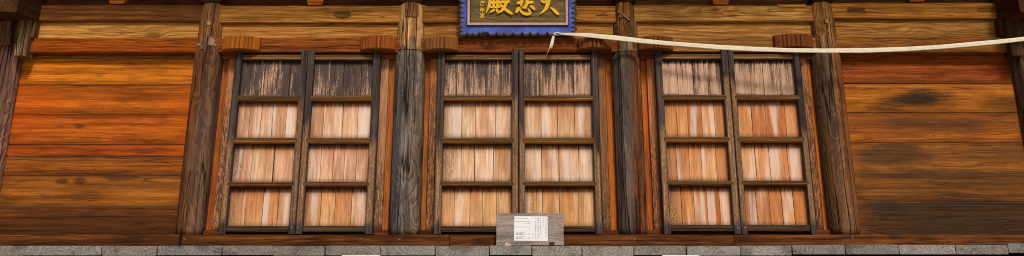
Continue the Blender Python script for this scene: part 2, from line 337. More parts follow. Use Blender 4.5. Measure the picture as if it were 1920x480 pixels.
# pillars -----------------------------------------------------------
YP = -.03
def pillar(pts, collar_py, cols, matn, patches, top_py=5, bot_py=441, seed=1, cap=True):
    """pts: (centre px, py) top & bottom; radii list [(py, r)]"""
    (ct, cb, radii, upcol) = pts
    X = (PX(ct[0], ct[1], YP)[0]+PX(cb[0], cb[1], YP)[0])/2
    zt, zb = ZZ(top_py, YP-.12), ZZ(bot_py, YP-.12)
    if seed >= 90: zt = ZZ(-30, YP)
    rs = sorted([(ZZ(p, YP), r) for p, r in radii])
    def rad(z):
        if z <= rs[0][0]: return rs[0][1]
        for (z0, r0), (z1, r1) in zip(rs, rs[1:]):
            if z <= z1: return r0+(r1-r0)*(z-z0)/(z1-z0)
        return rs[-1][1]
    rnd = random.Random(seed)
    ph = [rnd.uniform(0, 6.28) for _ in range(6)]
    off = rnd.uniform(0, 80)
    zc = ZZ(collar_py, YP-.13)
    def surf(a, z, dr=0.0):
        r = rad(z)+.003*math.sin(3*a+ph[0])+.0025*math.sin(7*a+ph[1]+z*1.3)+.0015*math.sin(15*a+ph[2]+z*2)+dr
        return (X+r*math.sin(a), YP-r*math.cos(a), z)
    def build(z0, z1, dr, colf, mat, name, parent, st=.4, gain=1.15):
        mb = MB(); NA = 56; NZ = max(4, int((z1-z0)/.06))
        for i in range(NZ+1):
            z = z0+(z1-z0)*i/NZ
            e = -.006 if i in (0, NZ) else 0
            for k in range(NA):
                mb.v.append(surf(2*math.pi*k/NA, z, dr+e+rnd.uniform(-.0008, .0008)))
        def gcc(k, i): 
            p = mb.v[i*NA+k % NA]
            # tangential cut: grain follows the surface
            a = 2*math.pi*k/NA
            a = a if a <= math.pi else a-2*math.pi
            return (p[2]+off, a*.14, .10+.03*math.sin(a*2+ph[3]))
        for i in range(NZ):
            for k in range(NA):
                q = [(k, i), (k+1, i), (k+1, i+1), (k, i+1)]
                idx = [ii*NA+kk % NA for kk, ii in q]
                tn = []
                for kk, ii in q:
                    a = 2*math.pi*kk/NA; a = a if a <= math.pi else a-2*math.pi
                    z = z0+(z1-z0)*ii/NZ
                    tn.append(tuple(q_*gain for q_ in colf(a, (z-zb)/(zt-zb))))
                g4 = [gcc(kk, ii) for kk, ii in q]
                if k == NA//2:   # the seam at the back
                    pass
                mb.face(idx, g4, tn, [st]*4, [(kk/NA, ii/NZ) for kk, ii in q], 0, True)
        n = len(mb.v)
        for i, fl in ((0, 1), (NZ, 0)):
            idx = [i*NA+k for k in range(NA)]
            if fl: idx = idx[::-1]
            mb.face(idx, [(mb.v[j][1]+off, mb.v[j][0]-X, 0.1) for j in idx], [colf(0, 0)]*NA, [st]*NA, [(0, 0)]*NA, 0, False)
        return mb.obj(name, mat, parent)
    p = build(zb, zc, .0, cols, matn, 'pillar', hall)
    build(zc+.0005, zt, -.006, upcol, M['pillar'], 'neck', p, gain=1.0)
    # collar: thin lighter lip where the neck is housed
    def collar_col(a, v): return lin((112, 90, 70))
    build(zc-.004, zc+.030, .0025, collar_col, M['pillar'], 'collar', p)
    for (x0, x1, y0, y1, colr) in patches:
        z1, z0 = ZZ(y0, YP-.14), ZZ(y1, YP-.14)
        cxp = (x0+x1)/2
        zm = (z0+z1)/2
        kx = (D+YP-.14)/F/(CT-((PP-(y0+y1)/2)/F)*ST)
        a0 = math.asin(max(-.95, min(.95, ((x0-960)*kx-X)/.14))); a1 = math.asin(max(-.95, min(.95, ((x1-960)*kx-X)/.14)))
        mb = MB(); K = 8; o2 = rnd.uniform(0, 50)
        for dr in (.0045, -.02):
            for zz in (z0, z1):
                for k in range(K+1):
                    mb.v.append(surf(a0+(a1-a0)*k/K, zz, dr))
        W = K+1
        def gp(j): return (mb.v[j][2]+o2, mb.v[j][0]-X+.05, .08)
        def q(idx): mb.face(idx, [gp(j) for j in idx], [tuple(.8*q_ for q_ in lin(colr))]*len(idx), [.4]*len(idx), [(0, 0)]*len(idx))
        for k in range(K):
            q([k, k+1, W+k+1, W+k])
            q([W+k, W+k+1, 3*W+k+1, 3*W+k]); q([k+1, k, 2*W+k, 2*W+k+1])
        q([0, W, 3*W, 2*W]); q([K, 2*W+K, 3*W+K, W+K])
        mb.obj('inlay_patch', M['pillar'], p)
    if cap:
        mb = MB(); r = rs[-1][1]
        mb.beam(X-r*.80, X+r*.80, YP-r*.85, YP+r, zt+.001, zt+.16, 'x', lin((58, 34, 20)), ch=.012)
        mb.obj('bearing_block', M['beam'], p)
    return p, X
def mixc(a, b, t): t = max(0, min(1, t)); return tuple(x+(y-x)*t for x, y in zip(a, b))
sm = lambda x, a, b: max(0, min(1, (x-a)/(b-a)))
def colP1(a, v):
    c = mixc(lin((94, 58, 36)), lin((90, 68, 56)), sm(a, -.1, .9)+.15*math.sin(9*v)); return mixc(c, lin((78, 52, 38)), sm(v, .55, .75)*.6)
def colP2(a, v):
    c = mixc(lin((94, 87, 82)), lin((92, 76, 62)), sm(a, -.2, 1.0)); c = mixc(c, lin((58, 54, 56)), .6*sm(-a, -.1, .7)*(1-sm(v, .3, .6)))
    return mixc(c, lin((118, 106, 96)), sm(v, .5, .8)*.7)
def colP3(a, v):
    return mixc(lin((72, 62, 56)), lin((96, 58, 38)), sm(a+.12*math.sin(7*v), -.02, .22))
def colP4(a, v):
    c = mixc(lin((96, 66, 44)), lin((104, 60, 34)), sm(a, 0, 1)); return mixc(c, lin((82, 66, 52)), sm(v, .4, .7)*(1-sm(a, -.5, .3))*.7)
flat = lambda c: (lambda a, v, c=lin(c): c)
P = []
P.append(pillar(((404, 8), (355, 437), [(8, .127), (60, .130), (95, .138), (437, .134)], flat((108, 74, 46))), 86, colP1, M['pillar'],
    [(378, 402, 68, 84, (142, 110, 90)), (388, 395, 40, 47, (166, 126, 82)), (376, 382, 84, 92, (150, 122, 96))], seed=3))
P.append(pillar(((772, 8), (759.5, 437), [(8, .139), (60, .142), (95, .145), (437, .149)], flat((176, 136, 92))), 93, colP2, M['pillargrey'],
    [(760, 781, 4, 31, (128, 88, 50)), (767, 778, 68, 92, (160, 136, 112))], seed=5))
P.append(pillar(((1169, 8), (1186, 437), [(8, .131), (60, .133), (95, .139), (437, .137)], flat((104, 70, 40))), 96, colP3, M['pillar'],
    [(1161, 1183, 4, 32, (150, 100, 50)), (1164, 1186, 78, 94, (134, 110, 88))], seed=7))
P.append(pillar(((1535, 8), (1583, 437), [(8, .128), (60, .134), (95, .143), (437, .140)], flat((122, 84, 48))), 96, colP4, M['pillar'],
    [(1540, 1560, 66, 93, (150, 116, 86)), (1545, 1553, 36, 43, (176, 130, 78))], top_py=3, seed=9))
P0, X0 = pillar(((21, 100), (-30, 340), [(8, .128), (95, .139), (437, .137)], flat((110, 78, 56))), 84, lambda a, v: mixc(lin((96, 56, 44)), lin((122, 96, 86)), sm(a, .2, 1.2)), M['pillar'],
    [(4, 18, 58, 84, (120, 70, 36))], seed=91, cap=False)
P5, X5 = pillar(((1922, 100), (1945, 265), [(8, .128), (95, .139), (437, .137)], flat((84, 58, 34))), 84, flat((82, 60, 42)), M['pillar'], [], seed=92, cap=False)
XS = [X0]+[p[1] for p in P]+[X5]

mb = MB(); a = PX(1159, 20, -.168); b = PX(1180, 37, -.168)
dx, dz = b[0]-a[0], b[1]-a[1]; l_ = math.hypot(dx, dz); nx, nz = -dz/l_*.005, dx/l_*.005
mb.prism([(a[0]-nx, a[1]-nz), (b[0]-nx, b[1]-nz), (b[0]+nx, b[1]+nz), (a[0]+nx, a[1]+nz)], -.172, -.158, lin((176, 132, 108)))
mb.obj('splinter', M['block'], P[2][0])
for (q_, lab) in ((P[0], 'red-brown pillar with long drying cracks'), (P[1], 'grey weathered pillar with swirling grain'), (P[2], 'pillar with a charred grey left half and brown right half'), (P[3], 'dark brown pillar leaning beside the stained wall')):
    q_[0]['label'] = lab.replace('leaning ', 'standing ')
# corner struts standing in front of the end pillars
def box(name, x0, x1, y0, y1, z0, z1, axis, tint, mat, parent=hall, **k):
    mb = MB(); mb.beam(x0, x1, y0, y1, z0, z1, axis, tint, **k); return mb.obj(name, mat, parent)
Y = -.21
box('corner_strut', XX(38, 5, 29, 98, Y), XX(61, 5, 48, 98, Y), Y, -.06, ZZ(104, Y), ZZ(-25, Y), 'z', lin((112, 88, 66)), M['pillar'], ch=.008)
box('corner_strut', XX(1884, 5, 1896, 98, Y), XX(1907, 5, 1919, 98, Y), Y, -.06, ZZ(104, Y), ZZ(-25, Y), 'z', lin((74, 50, 30)), M['pillar'], ch=.008)
box('tenon_block', XX(54, 54, Y=-.16), XX(64, 54, Y=-.16), -.16, -.05, ZZ(70, -.16), ZZ(38, -.16), 'z', lin((110, 84, 62)), M['beam'], ch=.006)
box('tenon_block', XX(1876, 54, Y=-.16), XX(1888, 54, Y=-.16), -.16, -.05, ZZ(66, -.16), ZZ(38, -.16), 'z', lin((96, 58, 30)), M['beam'], ch=.006)
box('bracket_arm', XX(-90, 10, Y=-.5), XX(33, 12, Y=-.5), -.5, .1, ZZ(22, -.5), ZZ(-40, -.5), 'y', lin((84, 54, 36)), M['beam'], ch=.01)
box('bracket_arm', XX(1911, 10, Y=-.5), XX(2040, 12, Y=-.5), -.5, .1, ZZ(22, -.5), ZZ(-40, -.5), 'y', lin((92, 52, 28)), M['beam'], ch=.01)

# horizontal beams between the pillars ---------------------------------
#   bay: (A top, A bot, B top, B bot, C top, C bot, colours)
rows = [
 (9, 40, 42, 70, 71.5, 98, (122, 74, 38), (196, 142, 80), (186, 92, 24)),
 (10.5, 43, 45, 70, 71.5, 98, (180, 122, 62), (190, 132, 74), (150, 80, 34)),
 (11, 42, 44, 68, 70, 98, (172, 112, 56), (176, 122, 70), (136, 70, 34)),
 (10, 40, 43, 68, 70, 97, (182, 132, 74), (176, 126, 74), (150, 102, 58)),
 (5, 35, 38, 67, 69, 99, (170, 110, 50), (166, 118, 64), (150, 92, 40)),
]
for i, (a0, a1, b0, b1, c0, c1, ca, cb, cc) in enumerate(rows):
    xl, xr = XS[i]+.02, XS[i+1]-.02
    box('tie_beam', xl, xr, -.11, .06, ZZ(a1, -.11), ZZ(a0, -.11), 'x', lin(ca), M['beam'], ch=.010, jit=.002, seg=.18)
    box('frieze_board', xl, xr, -.065, .04, ZZ(b1, -.065)-.03, ZZ(b0, -.065)+.01, 'x', lin(cb), M['pale'], ch=.004, pith=(.03, .16))
    box('head_beam', xl, xr, -.12, .05, ZZ(c1, -.12), ZZ(c0, -.12), 'x', lin(cc), M['beam'], ch=.008, jit=.002, seg=.18)
# dark wall plate above, wall plate
for i in range(5):
    box('wall_plate', XS[i]+.02, XS[i+1]-.02, -.03, .10, ZZ((9, 10.5, 11, 10, 5)[i], -.11)+.004, ZZ(-60, 0), 'x', lin((78, 40, 22) if i < 3 else (98, 62, 34)), M['beam'], ch=.004)
# strut feet on the beams
for (xa, xb, yb, bay) in ((204, 234, 8, 0), (575, 605, 10, 1), (1337, 1367, 9, 3), (1705, 1735, 4, 4)):
    mb = MB(); Yf = -.10; z0 = ZZ(yb, Yf)+.004; z1 = ZZ(-30, Yf)
    a, b = XX(xa, yb, Y=Yf), XX(xb, yb, Y=Yf)
    mb.prism([(a+.012, z0), (b-.012, z0), (b, z0+.03), (b, z1), (a, z1), (a, z0+.03)], Yf, -.031, lin((196, 108, 52) if bay != 4 else (170, 88, 40)))
    mb.obj('strut_foot', M['beam'], hall)

# small repairs on the beams
def patch_on(name, x0, x1, y0, y1, Yf, col, mat='beam', oval=False):
    z0, z1 = ZZ(y1, Yf), ZZ(y0, Yf); a, b = XX(x0, (y0+y1)/2, Y=Yf), XX(x1, (y0+y1)/2, Y=Yf)
    mb = MB()
    if oval:
        n = 20; cx, cz = (a+b)/2, (z0+z1)/2
        pts = [(cx+(b-a)/2*math.cos(2*math.pi*k/n), cz+(z1-z0)/2*math.sin(2*math.pi*k/n)*(1+.1*math.sin(3*k))) for k in range(n)]
    else:
        q = min(.02, (z1-z0)*.3); pts = [(a+q, z0), (b-q, z0), (b, z0+q), (b-q*.4, z1-q*.5), (b-q, z1), (a+q, z1), (a, z1-q)]
    mb.prism(pts, Yf-.003, Yf+.02, lin(col)); return mb.obj(name, M[mat], hall)
patch_on('beam_patch', 626, 659, 20, 34, -.113, (112, 78, 42), oval=True)
patch_on('beam_patch', 1353, 1385, 19, 28, -.113, (198, 130, 56))
patch_on('beam_patch', 1458, 1512, 8.5, 14, -.113, (176, 118, 58))
patch_on('beam_patch', 1588, 1622, 14, 24, -.113, (128, 86, 44))
patch_on('beam_patch', 1833, 1870, 12, 22, -.113, (124, 84, 34))
patch_on('beam_patch', 1116, 1142, 22, 29, -.113, (170, 112, 54))

# plank walls of the end bays -----------------------------------------
def plank_wall(xl, xr, lines, cols, matn, gain, name='plank_wall'):
    mb = MB(); zt, zb = ZZ(lines[0]), ZZ(lines[-1])
    for i in range(len(lines)-1):
        z1, z0 = ZZ(lines[i])-.0022+(.035 if i == 0 else 0), ZZ(lines[i+1])+.0022
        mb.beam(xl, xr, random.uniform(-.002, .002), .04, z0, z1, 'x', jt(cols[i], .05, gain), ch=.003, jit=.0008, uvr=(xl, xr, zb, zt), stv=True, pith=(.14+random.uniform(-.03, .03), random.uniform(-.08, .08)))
    return mb.obj(name, matn, hall)
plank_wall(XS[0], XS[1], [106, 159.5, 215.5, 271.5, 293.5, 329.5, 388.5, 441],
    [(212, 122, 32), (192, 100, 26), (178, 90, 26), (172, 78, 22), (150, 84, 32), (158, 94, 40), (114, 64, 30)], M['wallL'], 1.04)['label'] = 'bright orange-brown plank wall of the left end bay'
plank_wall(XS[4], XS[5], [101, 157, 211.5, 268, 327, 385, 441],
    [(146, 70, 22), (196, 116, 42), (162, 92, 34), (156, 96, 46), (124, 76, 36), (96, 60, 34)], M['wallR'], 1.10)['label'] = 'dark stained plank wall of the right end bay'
random.seed(77)
for (bay, lines) in ((0, (160, 216, 272, 330, 389)), (4, (157, 212, 268, 327, 385))):
    for ly in lines:
        for fx in (.09, .5, .93):
            x = XS[bay]+(XS[bay+1]-XS[bay])*(fx+random.uniform(-.008, .008)); z = ZZ(ly-random.uniform(12, 16)); mb = MB()
            mb.prism([(x+.0045*math.cos(2*math.pi*k/8), z+.0045*math.sin(2*math.pi*k/8)) for k in range(8)], -.004, .004)
            mb.obj('wall_nail', M['iron'], hall)
# light strip over the left wall boards
box('trim_strip', XS[0]+.08, XS[1]-.1, -.02, .0, ZZ(110, -.02), ZZ(105, -.02), 'x', lin((168, 122, 70)), M['beam'], ch=.002)
# walls carry on round beyond the end pillars
for sx, xe in ((-1, X0), (1, X5)):
    mb = MB(); zb, zt = ZZ(441), ZZ(-60); n = 9
    for k in range(n):
        a, b = (xe-1.6, xe) if sx < 0 else (xe, xe+1.6)
        mb.beam(a, b, 0.0, .04, zb+(zt-zb)*k/n+.0015, zb+(zt-zb)*(k+1)/n-.0015, 'x', jt((140, 78, 30), .1), ch=.003)
    mb.obj('outer_plank_wall', M['beam'], hall)

# door bays -------------------------------------------------------------
random.seed(21)
def vbox(name, t0, t1, b0, b1, Yf, Yb, py_top, py_bot, col, mat, parent, st=.5, ch=.003):
    """upright board: px of its edges near the top (y~113) and near the foot (y~425)"""
    xa = (PX(t0, 113, Yf)[0]+PX(b0, 425, Yf)[0])/2; xb = (PX(t1, 113, Yf)[0]+PX(b1, 425, Yf)[0])/2
    mb = MB(); mb.beam(xa, xb, Yf, Yb, ZZ(py_bot, Yf), ZZ(py_top, Yf), 'z', jt(col, .05), st=st, ch=ch, jit=.0008)
    return mb.obj(name, mat, parent), xa, xb
YPN, YR, YS = -.088, -.140, -.155
def leaf(sl, pan, sr, hi, rys, toptones, tones, label=None, sts=(.6, .6), ptop=(None, None), tb=.5, spk=(.3, .3, .3)):
    """sl/sr: (t0,t1,b0,b1) stiles, rys: rail rows [(y0,y1)x5], hi: (top py left stile, top py right stile)"""
    mb = MB(); ex = []
    for (t0, t1, b0, b1), top, st in ((sl, hi[0], sts[0]), (sr, hi[1], sts[1])):
        xa = (PX(t0, 113, YS)[0]+PX(b0, 425, YS)[0])/2; xb = (PX(t1, 113, YS)[0]+PX(b1, 425, YS)[0])/2
        ex.append((xa, xb))
        mb.beam(xa, xb, YS, YPN+.035, ZZ(438.5, YS), ZZ(top, YS), 'z', jt((168, 128, 98), .1), st=st, ch=.005, jit=.001, uvr=(xa, xb, ZZ(440, YS), ZZ(95, YS)))
    door = mb.obj('door', M['stile'], hall)
    if label: door['label'] = label
    xl, xr = ex[0][1]-.006, ex[1][0]+.006
    for k, (y0, y1) in enumerate(rys):
        z1, z0 = ZZ(y0, YR)-(.003 if 0 < k < 4 else 0), ZZ(y1, YR)+(.012 if k < 4 else 0)
        mb = MB()
        # rail with a rounded, dripped nose: three stacked faces
        colr = [(146, 108, 70), (188, 124, 60), (176, 116, 56), (146, 98, 54), (70, 48, 34)][k]
        e = .012 if 0 < k < 4 else -.004
        mb.beam(xl-e, xr+e, YR-(.020 if 0 < k < 4 else -.004), YPN+.03, z0, z1, 'x', jt(colr, .1), st=(.25, .85, .75, .7, .9)[k]+random.uniform(-.1, .1), ch=.014 if 0 < k < 4 else .004, jit=.001, seg=.1)
        mb.obj('rail', M['rail'], door)
    for k in range(4):
        z1, z0 = ZZ(rys[k][1], YPN)+.006, ZZ(rys[k+1][0], YPN)-.004
        n = random.choice((4, 4, 5)) if k else random.choice((4, 5))
        cuts = [xl]+[xl+(xr-xl)*(j+random.uniform(-.18, .18))/n for j in range(1, n)]+[xr]
        if len(DO) == 0 and k == 2: cuts = [xl, xl+(xr-xl)*.30, xl+(xr-xl)*.655, xr]; n = 3
        mb = MB()
        for j in range(n):
            c = tones if k else toptones
            base = c[random.randrange(len(c))]
            mean = tuple(sum(q_[i_] for q_ in c)/len(c) for i_ in range(3)); base = tuple(.55*p_+.45*q_ for p_, q_ in zip(base, mean))
            if k == 3: base = tuple(int(b*m_) for b, m_ in zip(base, (.97, .90, .80)))
            g = random.choice((.0016, .0022, .0030))
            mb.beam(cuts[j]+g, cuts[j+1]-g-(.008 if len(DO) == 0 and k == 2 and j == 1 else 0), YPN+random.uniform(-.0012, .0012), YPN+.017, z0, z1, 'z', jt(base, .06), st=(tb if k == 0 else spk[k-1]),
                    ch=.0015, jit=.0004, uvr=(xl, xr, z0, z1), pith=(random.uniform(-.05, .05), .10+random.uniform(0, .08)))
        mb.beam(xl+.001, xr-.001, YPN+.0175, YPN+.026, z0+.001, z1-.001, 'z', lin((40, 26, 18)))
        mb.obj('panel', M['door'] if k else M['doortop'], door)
    return door, ex
peach = [(228, 190, 164), (220, 174, 144), (234, 202, 180), (206, 156, 126), (226, 184, 154)]
pale = [(230, 196, 168), (222, 180, 150), (236, 206, 182), (208, 160, 126)]
oran = [(220, 162, 122), (206, 142, 100), (226, 178, 140), (212, 150, 108), (176, 100, 60)]
ttl = [(200, 164, 142), (190, 152, 130), (208, 172, 150)]
r1 = [(102.5, 113.5), (179, 191), (258, 271), (340, 352), (423.5, 435)]
r2 = [(102.5, 113.5), (179, 190.5), (257.5, 271), (339.5, 351.5), (423.5, 435)]
r3 = [(101.5, 112), (178, 189), (256, 269), (338, 350), (421.5, 434)]
DO = []
DO.append(leaf((442, 453, 409, 422), None, (563, 574, 542, 555), (90, 93), r1, ttl, peach, sts=(1.0, .60), tb=.88, spk=(.55, .9, .6)))
DO.append(leaf((575.5, 587, 556, 568), None, (698, 711, 686.5, 700), (93, 90), r1, ttl, peach, sts=(.75, .95), tb=.95, spk=(.1, .25, .35)))
DO.append(leaf((820, 831.5, 815, 829), None, (960, 971.5, 959.5, 972), (90, 92), r2, ttl, pale, sts=(.9, .6), tb=.60, spk=(.35, .7, .25)))
DO.append(leaf((973, 984, 973.5, 984), None, (1108.5, 1121, 1117, 1129), (92, 90), r2, ttl, pale, sts=(.75, 1.0), tb=.56, spk=(.1, .15, .5)))
DO.append(leaf((1230, 1241, 1244, 1258), None, (1352, 1363.5, 1378, 1391), (90, 92), r3, ttl, oran, sts=(.9, .38), tb=.26, spk=(.2, .35, 1.0)))
DO.append(leaf((1365, 1375, 1392, 1402), None, (1489, 1499, 1521, 1532), (92, 90), r3, ttl, oran, sts=(.34, .80), tb=.20, spk=(.15, .1, .45)))
# pins at the feet of the meeting stiles
for (px, d) in ((547, 0), (559, 1), (1384, 4), (1396, 5)):
    mb = MB(); x, z = PX(px, 427, YS); n = 10
    mb.prism([(x+.009*math.cos(2*math.pi*k/n), z+.009*math.sin(2*math.pi*k/n)) for k in range(n)], YS-.006, YS+.01)
    mb.obj('pin', M['nail'], DO[d][0])

# jamb boards, door heads and thresholds
jam = [
 # (t0,t1,b0,b1, mottled?, colour, st)
 (430, 442, 397, 409, 1, (196, 136, 102), .85), (419, 429.5, 382, 397, 0, (164, 92, 50), .3),
 (711.5, 728, 701, 717.5, 1, (190, 138, 108), .35), (728.5, 745, 717.5, 732, 0, (178, 104, 60), .3),
 (806, 820, 800, 815, 1, (178, 120, 86), .85), (796, 806, 788, 799.5, 0, (168, 98, 60), .3),
 (1121.5, 1134, 1129.5, 1144, 1, (150, 104, 76), .1), (1134.5, 1149, 1144.5, 1160, 0, (184, 102, 48), .3),
 (1211, 1229.5, 1228, 1244, 1, (200, 130, 92), .5), (1196, 1210.5, 1210, 1227.5, 0, (182, 100, 48), .3),
 (1499.5, 1512, 1532.5, 1544, 1, (178, 120, 88), .9), (1512.5, 1526, 1544.5, 1560, 0, (198, 112, 54), .3),
]
for (t0, t1, b0, b1, mo, colr, st) in jam:
    Yf = -.040 if mo else .0
    vbox('jamb_board', t0, t1, b0, b1, Yf, .03, 108, 431, colr, M['jamb'] if mo else M['block'], hall, st=st)
for i in (1, 2, 3):
    xl, xr = XS[i]+.05, XS[i+1]-.05
    box('door_head', xl, xr, -.0475, .05, ZZ(111, -.0475), ZZ(99, -.0475)+.01, 'x', lin(((168, 92, 36), (130, 70, 34), (150, 78, 30))[i-1]), M['beam'], ch=.004)
    box('backing_wall', xl-.02, xr+.02, .055, .085, ZZ(441, 0), ZZ(96, 0), 'x', lin((60, 40, 26)), M['beam'])
    box('threshold', xl, xr, -.05, .05, ZZ(441, -.05)-.02, ZZ(431, -.05), 'x', lin((116, 62, 30)), M['sill'], ch=.004)

# fluted half-round pivot blocks on the head beam
def socket(xa, xb, ya, yb, col, flip):
    Yf = -.12; a, b = XX(xa, (ya+yb)/2, Y=-.17), XX(xb, (ya+yb)/2, Y=-.17)
    z1, z0 = ZZ(ya+3.5, -.19), ZZ(yb-1, -.19)
    n = 40; mb = MB(); W = b-a; pts = []
    grooves = [.40, .52, .64, .76, .86] if not flip else [.14, .24, .36, .48, .60]
    for k in range(n+1):
        u = k/n
        x = a+W*u
        d = .05+.085*math.sin(math.pi*u)**.8
        for g in grooves:
            d -= .020*math.exp(-((u-g)/.016)**2)
        pts.append((x, Yf-d))
    rows_ = [(z0, .014), (z0+.012, 0), (z1-.014, 0), (z1, .016)]
    off = random.uniform(0, 50); N = n+1
    for (z, ins) in rows_:
        for (x, y) in pts: mb.v.append((x, y+ins, z))
    def gg(j): p = mb.v[j]; return (p[2]*1.0+off, p[0]-a, p[1]+.3)
    tn = tuple(.72*q_ for q_ in lin(col))
    def q(idx): mb.face(idx, [gg(j) for j in idx], [tn]*len(idx), [.4]*len(idx), [(0, 0)]*len(idx), 0, False)
    for r_ in range(3):
        for k in range(n): q([r_*N+k, r_*N+k+1, (r_+1)*N+k+1, (r_+1)*N+k])
    bb = len(mb.v)
    for z in (z0, z1):
        mb.v.append((a, Yf+.02, z)); mb.v.append((b, Yf+.02, z))
    q([bb, bb+1]+[k for k in range(n, -1, -1)]); q([3*N+k for k in range(n+1)]+[bb+3, bb+2])
    q([bb, 0, N, 2*N, 3*N, bb+2]); q([n, bb+1, bb+3, 3*N+n, 2*N+n, N+n])
    return mb.obj('pivot_block', M['block'], hall)
socket(417, 487, 65, 96, (196, 116, 50), False); socket(676, 742, 64, 95, (178, 98, 42), True)
socket(796, 859, 66, 96, (160, 104, 60), True); socket(1084, 1147, 67, 94, (150, 86, 46), False)
socket(1197, 1262, 65, 95, (140, 80, 46), False); socket(1453, 1524, 61, 92, (140, 78, 44), True)

# sill ------------------------------------------------------------------
YSL = -.27
segs = [(-420, 339, (104, 62, 30)), (340.5, 842, (104, 62, 30)), (843, 1376, (104, 62, 30)), (1377, 2340, (104, 62, 30))]
for (a, b, c) in segs:
    box('sill_beam', XX(a, 450, Y=YSL), XX(b, 450, Y=YSL), YSL, .10, ZF-.01, ZZ(440, YSL), 'x', lin(c), M['sill'], ch=.010, jit=.002, seg=.2)
mb = MB(); x = XX(338, 445, Y=YSL)
mb.beam(x-.009, x+.009, YSL-.008, YSL+.01, ZF+.01, ZZ(432, YSL), 'z'); mb.obj('iron_cramp', M['iron'], hall)
for px, py in ((748, 449), (1190, 449), (346, 449), (1598, 446)):
    mb = MB(); x, z = PX(px, py, YSL); n = 8
    mb.prism([(x+.007*math.cos(2*math.pi*k/n), z+.007*math.sin(2*math.pi*k/n)) for k in range(n)], YSL-.005, YSL+.01)
    mb.obj('sill_nail', M['nail'], hall)

# veranda of thick planks, sawn ends to the front --------------------------
YV = -.9
random.seed(5)
vb = MB()
vb.beam(-6.6, 6.6, YV+.22, YV+.38, ZF-.34, ZF-.080, 'x', lin((96, 64, 30)), ch=.008)
veranda = vb.obj('veranda', M['beam'], hall)
edges = [-170, -55, 49, 192, 295, 416, 513, 610, 713, 816, 918, 997, 1091, 1188, 1287, 1388, 1485, 1584, 1685, 1791, 1890, 1990, 2110]
for i in range(len(edges)-1):
    a, b = XX(edges[i], 465, Y=YV)+.004, XX(edges[i+1], 465, Y=YV)-.004
    dz = random.uniform(-.003, .003)+(.010 if i > 15 else 0)+(.012 if edges[i] == 1890 else 0)
    th = .073+random.uniform(-.002, .002)
    pl = MB()
    tw = random.uniform(.92, 1.06)
    t_ = lin(random.choice(((138, 132, 126), (124, 120, 116), (148, 141, 133), (130, 122, 113))))
    yf = YV+random.uniform(-.015, .015)
    pl.beam(a, b, yf, -.262, ZF-th+dz-.001, ZF+dz, 'y', t_, ch=.006, jit=0, pith=(random.uniform(-.14, .14), random.choice((-1, 1))*random.uniform(.04, .12)), seg=.7)
    pl.obj('floor_plank', M['plank'], veranda)
# posts under the veranda, stone footing, dark interior wall below the floor
for i, x in enumerate(XS):
    box('floor_post', x-.09, x+.09, YV+.21, YV+.39, .06, ZF-.341, 'z', lin((96, 74, 54)), M['pillar'], veranda, ch=.012)
box('base_wall', -6.6, 6.6, .02, .10, .0, ZF-.012, 'x', lin((64, 44, 30)), M['beam'], hall)

# roof eave above the frame, unseen; kept for its soft shading ---------------------------------------------
ev = MB(); ev.beam(-6.8, 6.8, -1.25, .6, 4.95, 5.0, 'x', lin((96, 56, 30))); eave = ev.obj('eave', M['beam'], hall)
for k in range(28):
    x = -6.6+k*13.2/27
    box('rafter', x-.05, x+.05, -1.2, .1, 4.83, 4.9495, 'y', lin((110, 64, 34)), M['beam'], eave, ch=.006)
box('upper_wall', -6.8, 6.8, .03, .12, ZZ(-60, 0)+.002, 4.829, 'x', lin((104, 58, 30)), M['beam'], hall)

# ------------------------------------------------------------------ plaque
S = .00493
xq, zq = PX(970, 68, -.17)
plaque = thing('name_plaque', 'blue framed name plaque with gold characters hanging over the middle doors', 'plaque', (xq, -.150, zq+.006), rot=(R(9), 0, 0))
bpy.context.view_layer.update()
def L(px, py): return ((px-970)*S, (68-py)*S)
class PB(MB):
    """mesh builder in the plaque's own frame"""
    def done(s, name, mat, label=None, parent=None):
        o = s.obj(name, mat); o.parent = parent or plaque
        if label: o['label'] = label
        return o
# scalloped outline
H = 138
def outline(inset=0.0):
    pts = []; rg = random.Random(4)
    def lobes(p0, p1, ns, nrm, dep):
        """from p0 to p1 with notches at fractions ns; nrm points inward"""
        out = []; seq = [0]+ns+[1]
        for a, b in zip(seq, seq[1:]):
            m_ = 9; dk = rg.uniform(.65, 1.25); po = rg.uniform(.35, .75)
            for k in range(m_):
                q = k/m_; u = a+(b-a)*q
                bul = (math.sin(math.pi*q))**po
                d = dep*dk*(1-bul) if (a > 0 or q > .5) and (b < 1 or q < .5) else 0
                if bul > .9: d += dep*.10*math.sin(q*9*math.pi)
                out.append((p0[0]+(p1[0]-p0[0])*u+nrm[0]*(d+inset), p0[1]+(p1[1]-p0[1])*u+nrm[1]*(d+inset)))
        return out
    bl, br, tr, tl = (856, 67.5), (1086, 67.5), (1086, 67.5-H), (856, 67.5-H)
    ns = [(x-145)/(1070-145) for x in (210, 250, 300, 372, 440, 500, 565, 640, 705, 765, 838, 905, 985)]
    side = [.045+.055*k+.004*(k % 2) for k in range(0, 17)]
    side = [.06, .125, .19, .26, .33, .40, .47, .54, .61, .68, .75, .82, .89, .95]
    pts += lobes(bl, br, ns, (0, -1), 6)
    pts += lobes(br, tr, side, (-1, 0), 7)
    pts += lobes(tr, tl, ns[::-1] and [1-n for n in ns[::-1]], (0, 1), 8)
    pts += lobes(tl, bl, [1-n for n in side[::-1]], (1, 0), 7)
    return [L(*p) for p in pts]
def rectring(mb, x0, x1, y0, y1, w, yf, yb, mi=0):
    """frame of four mitred bars in plaque pixels"""
    a = [L(x0, y1), L(x1, y1), L(x1, y0), L(x0, y0)]; b = [L(x0+w, y1-w), L(x1-w, y1-w), L(x1-w, y0+w), L(x0+w, y0+w)]
    for k in range(4):
        k2 = (k+1) % 4
        mb.prism([a[k], a[k2], b[k2], b[k]], yf, yb, mi=mi)
oo = outline(); oi = outline(2.3)
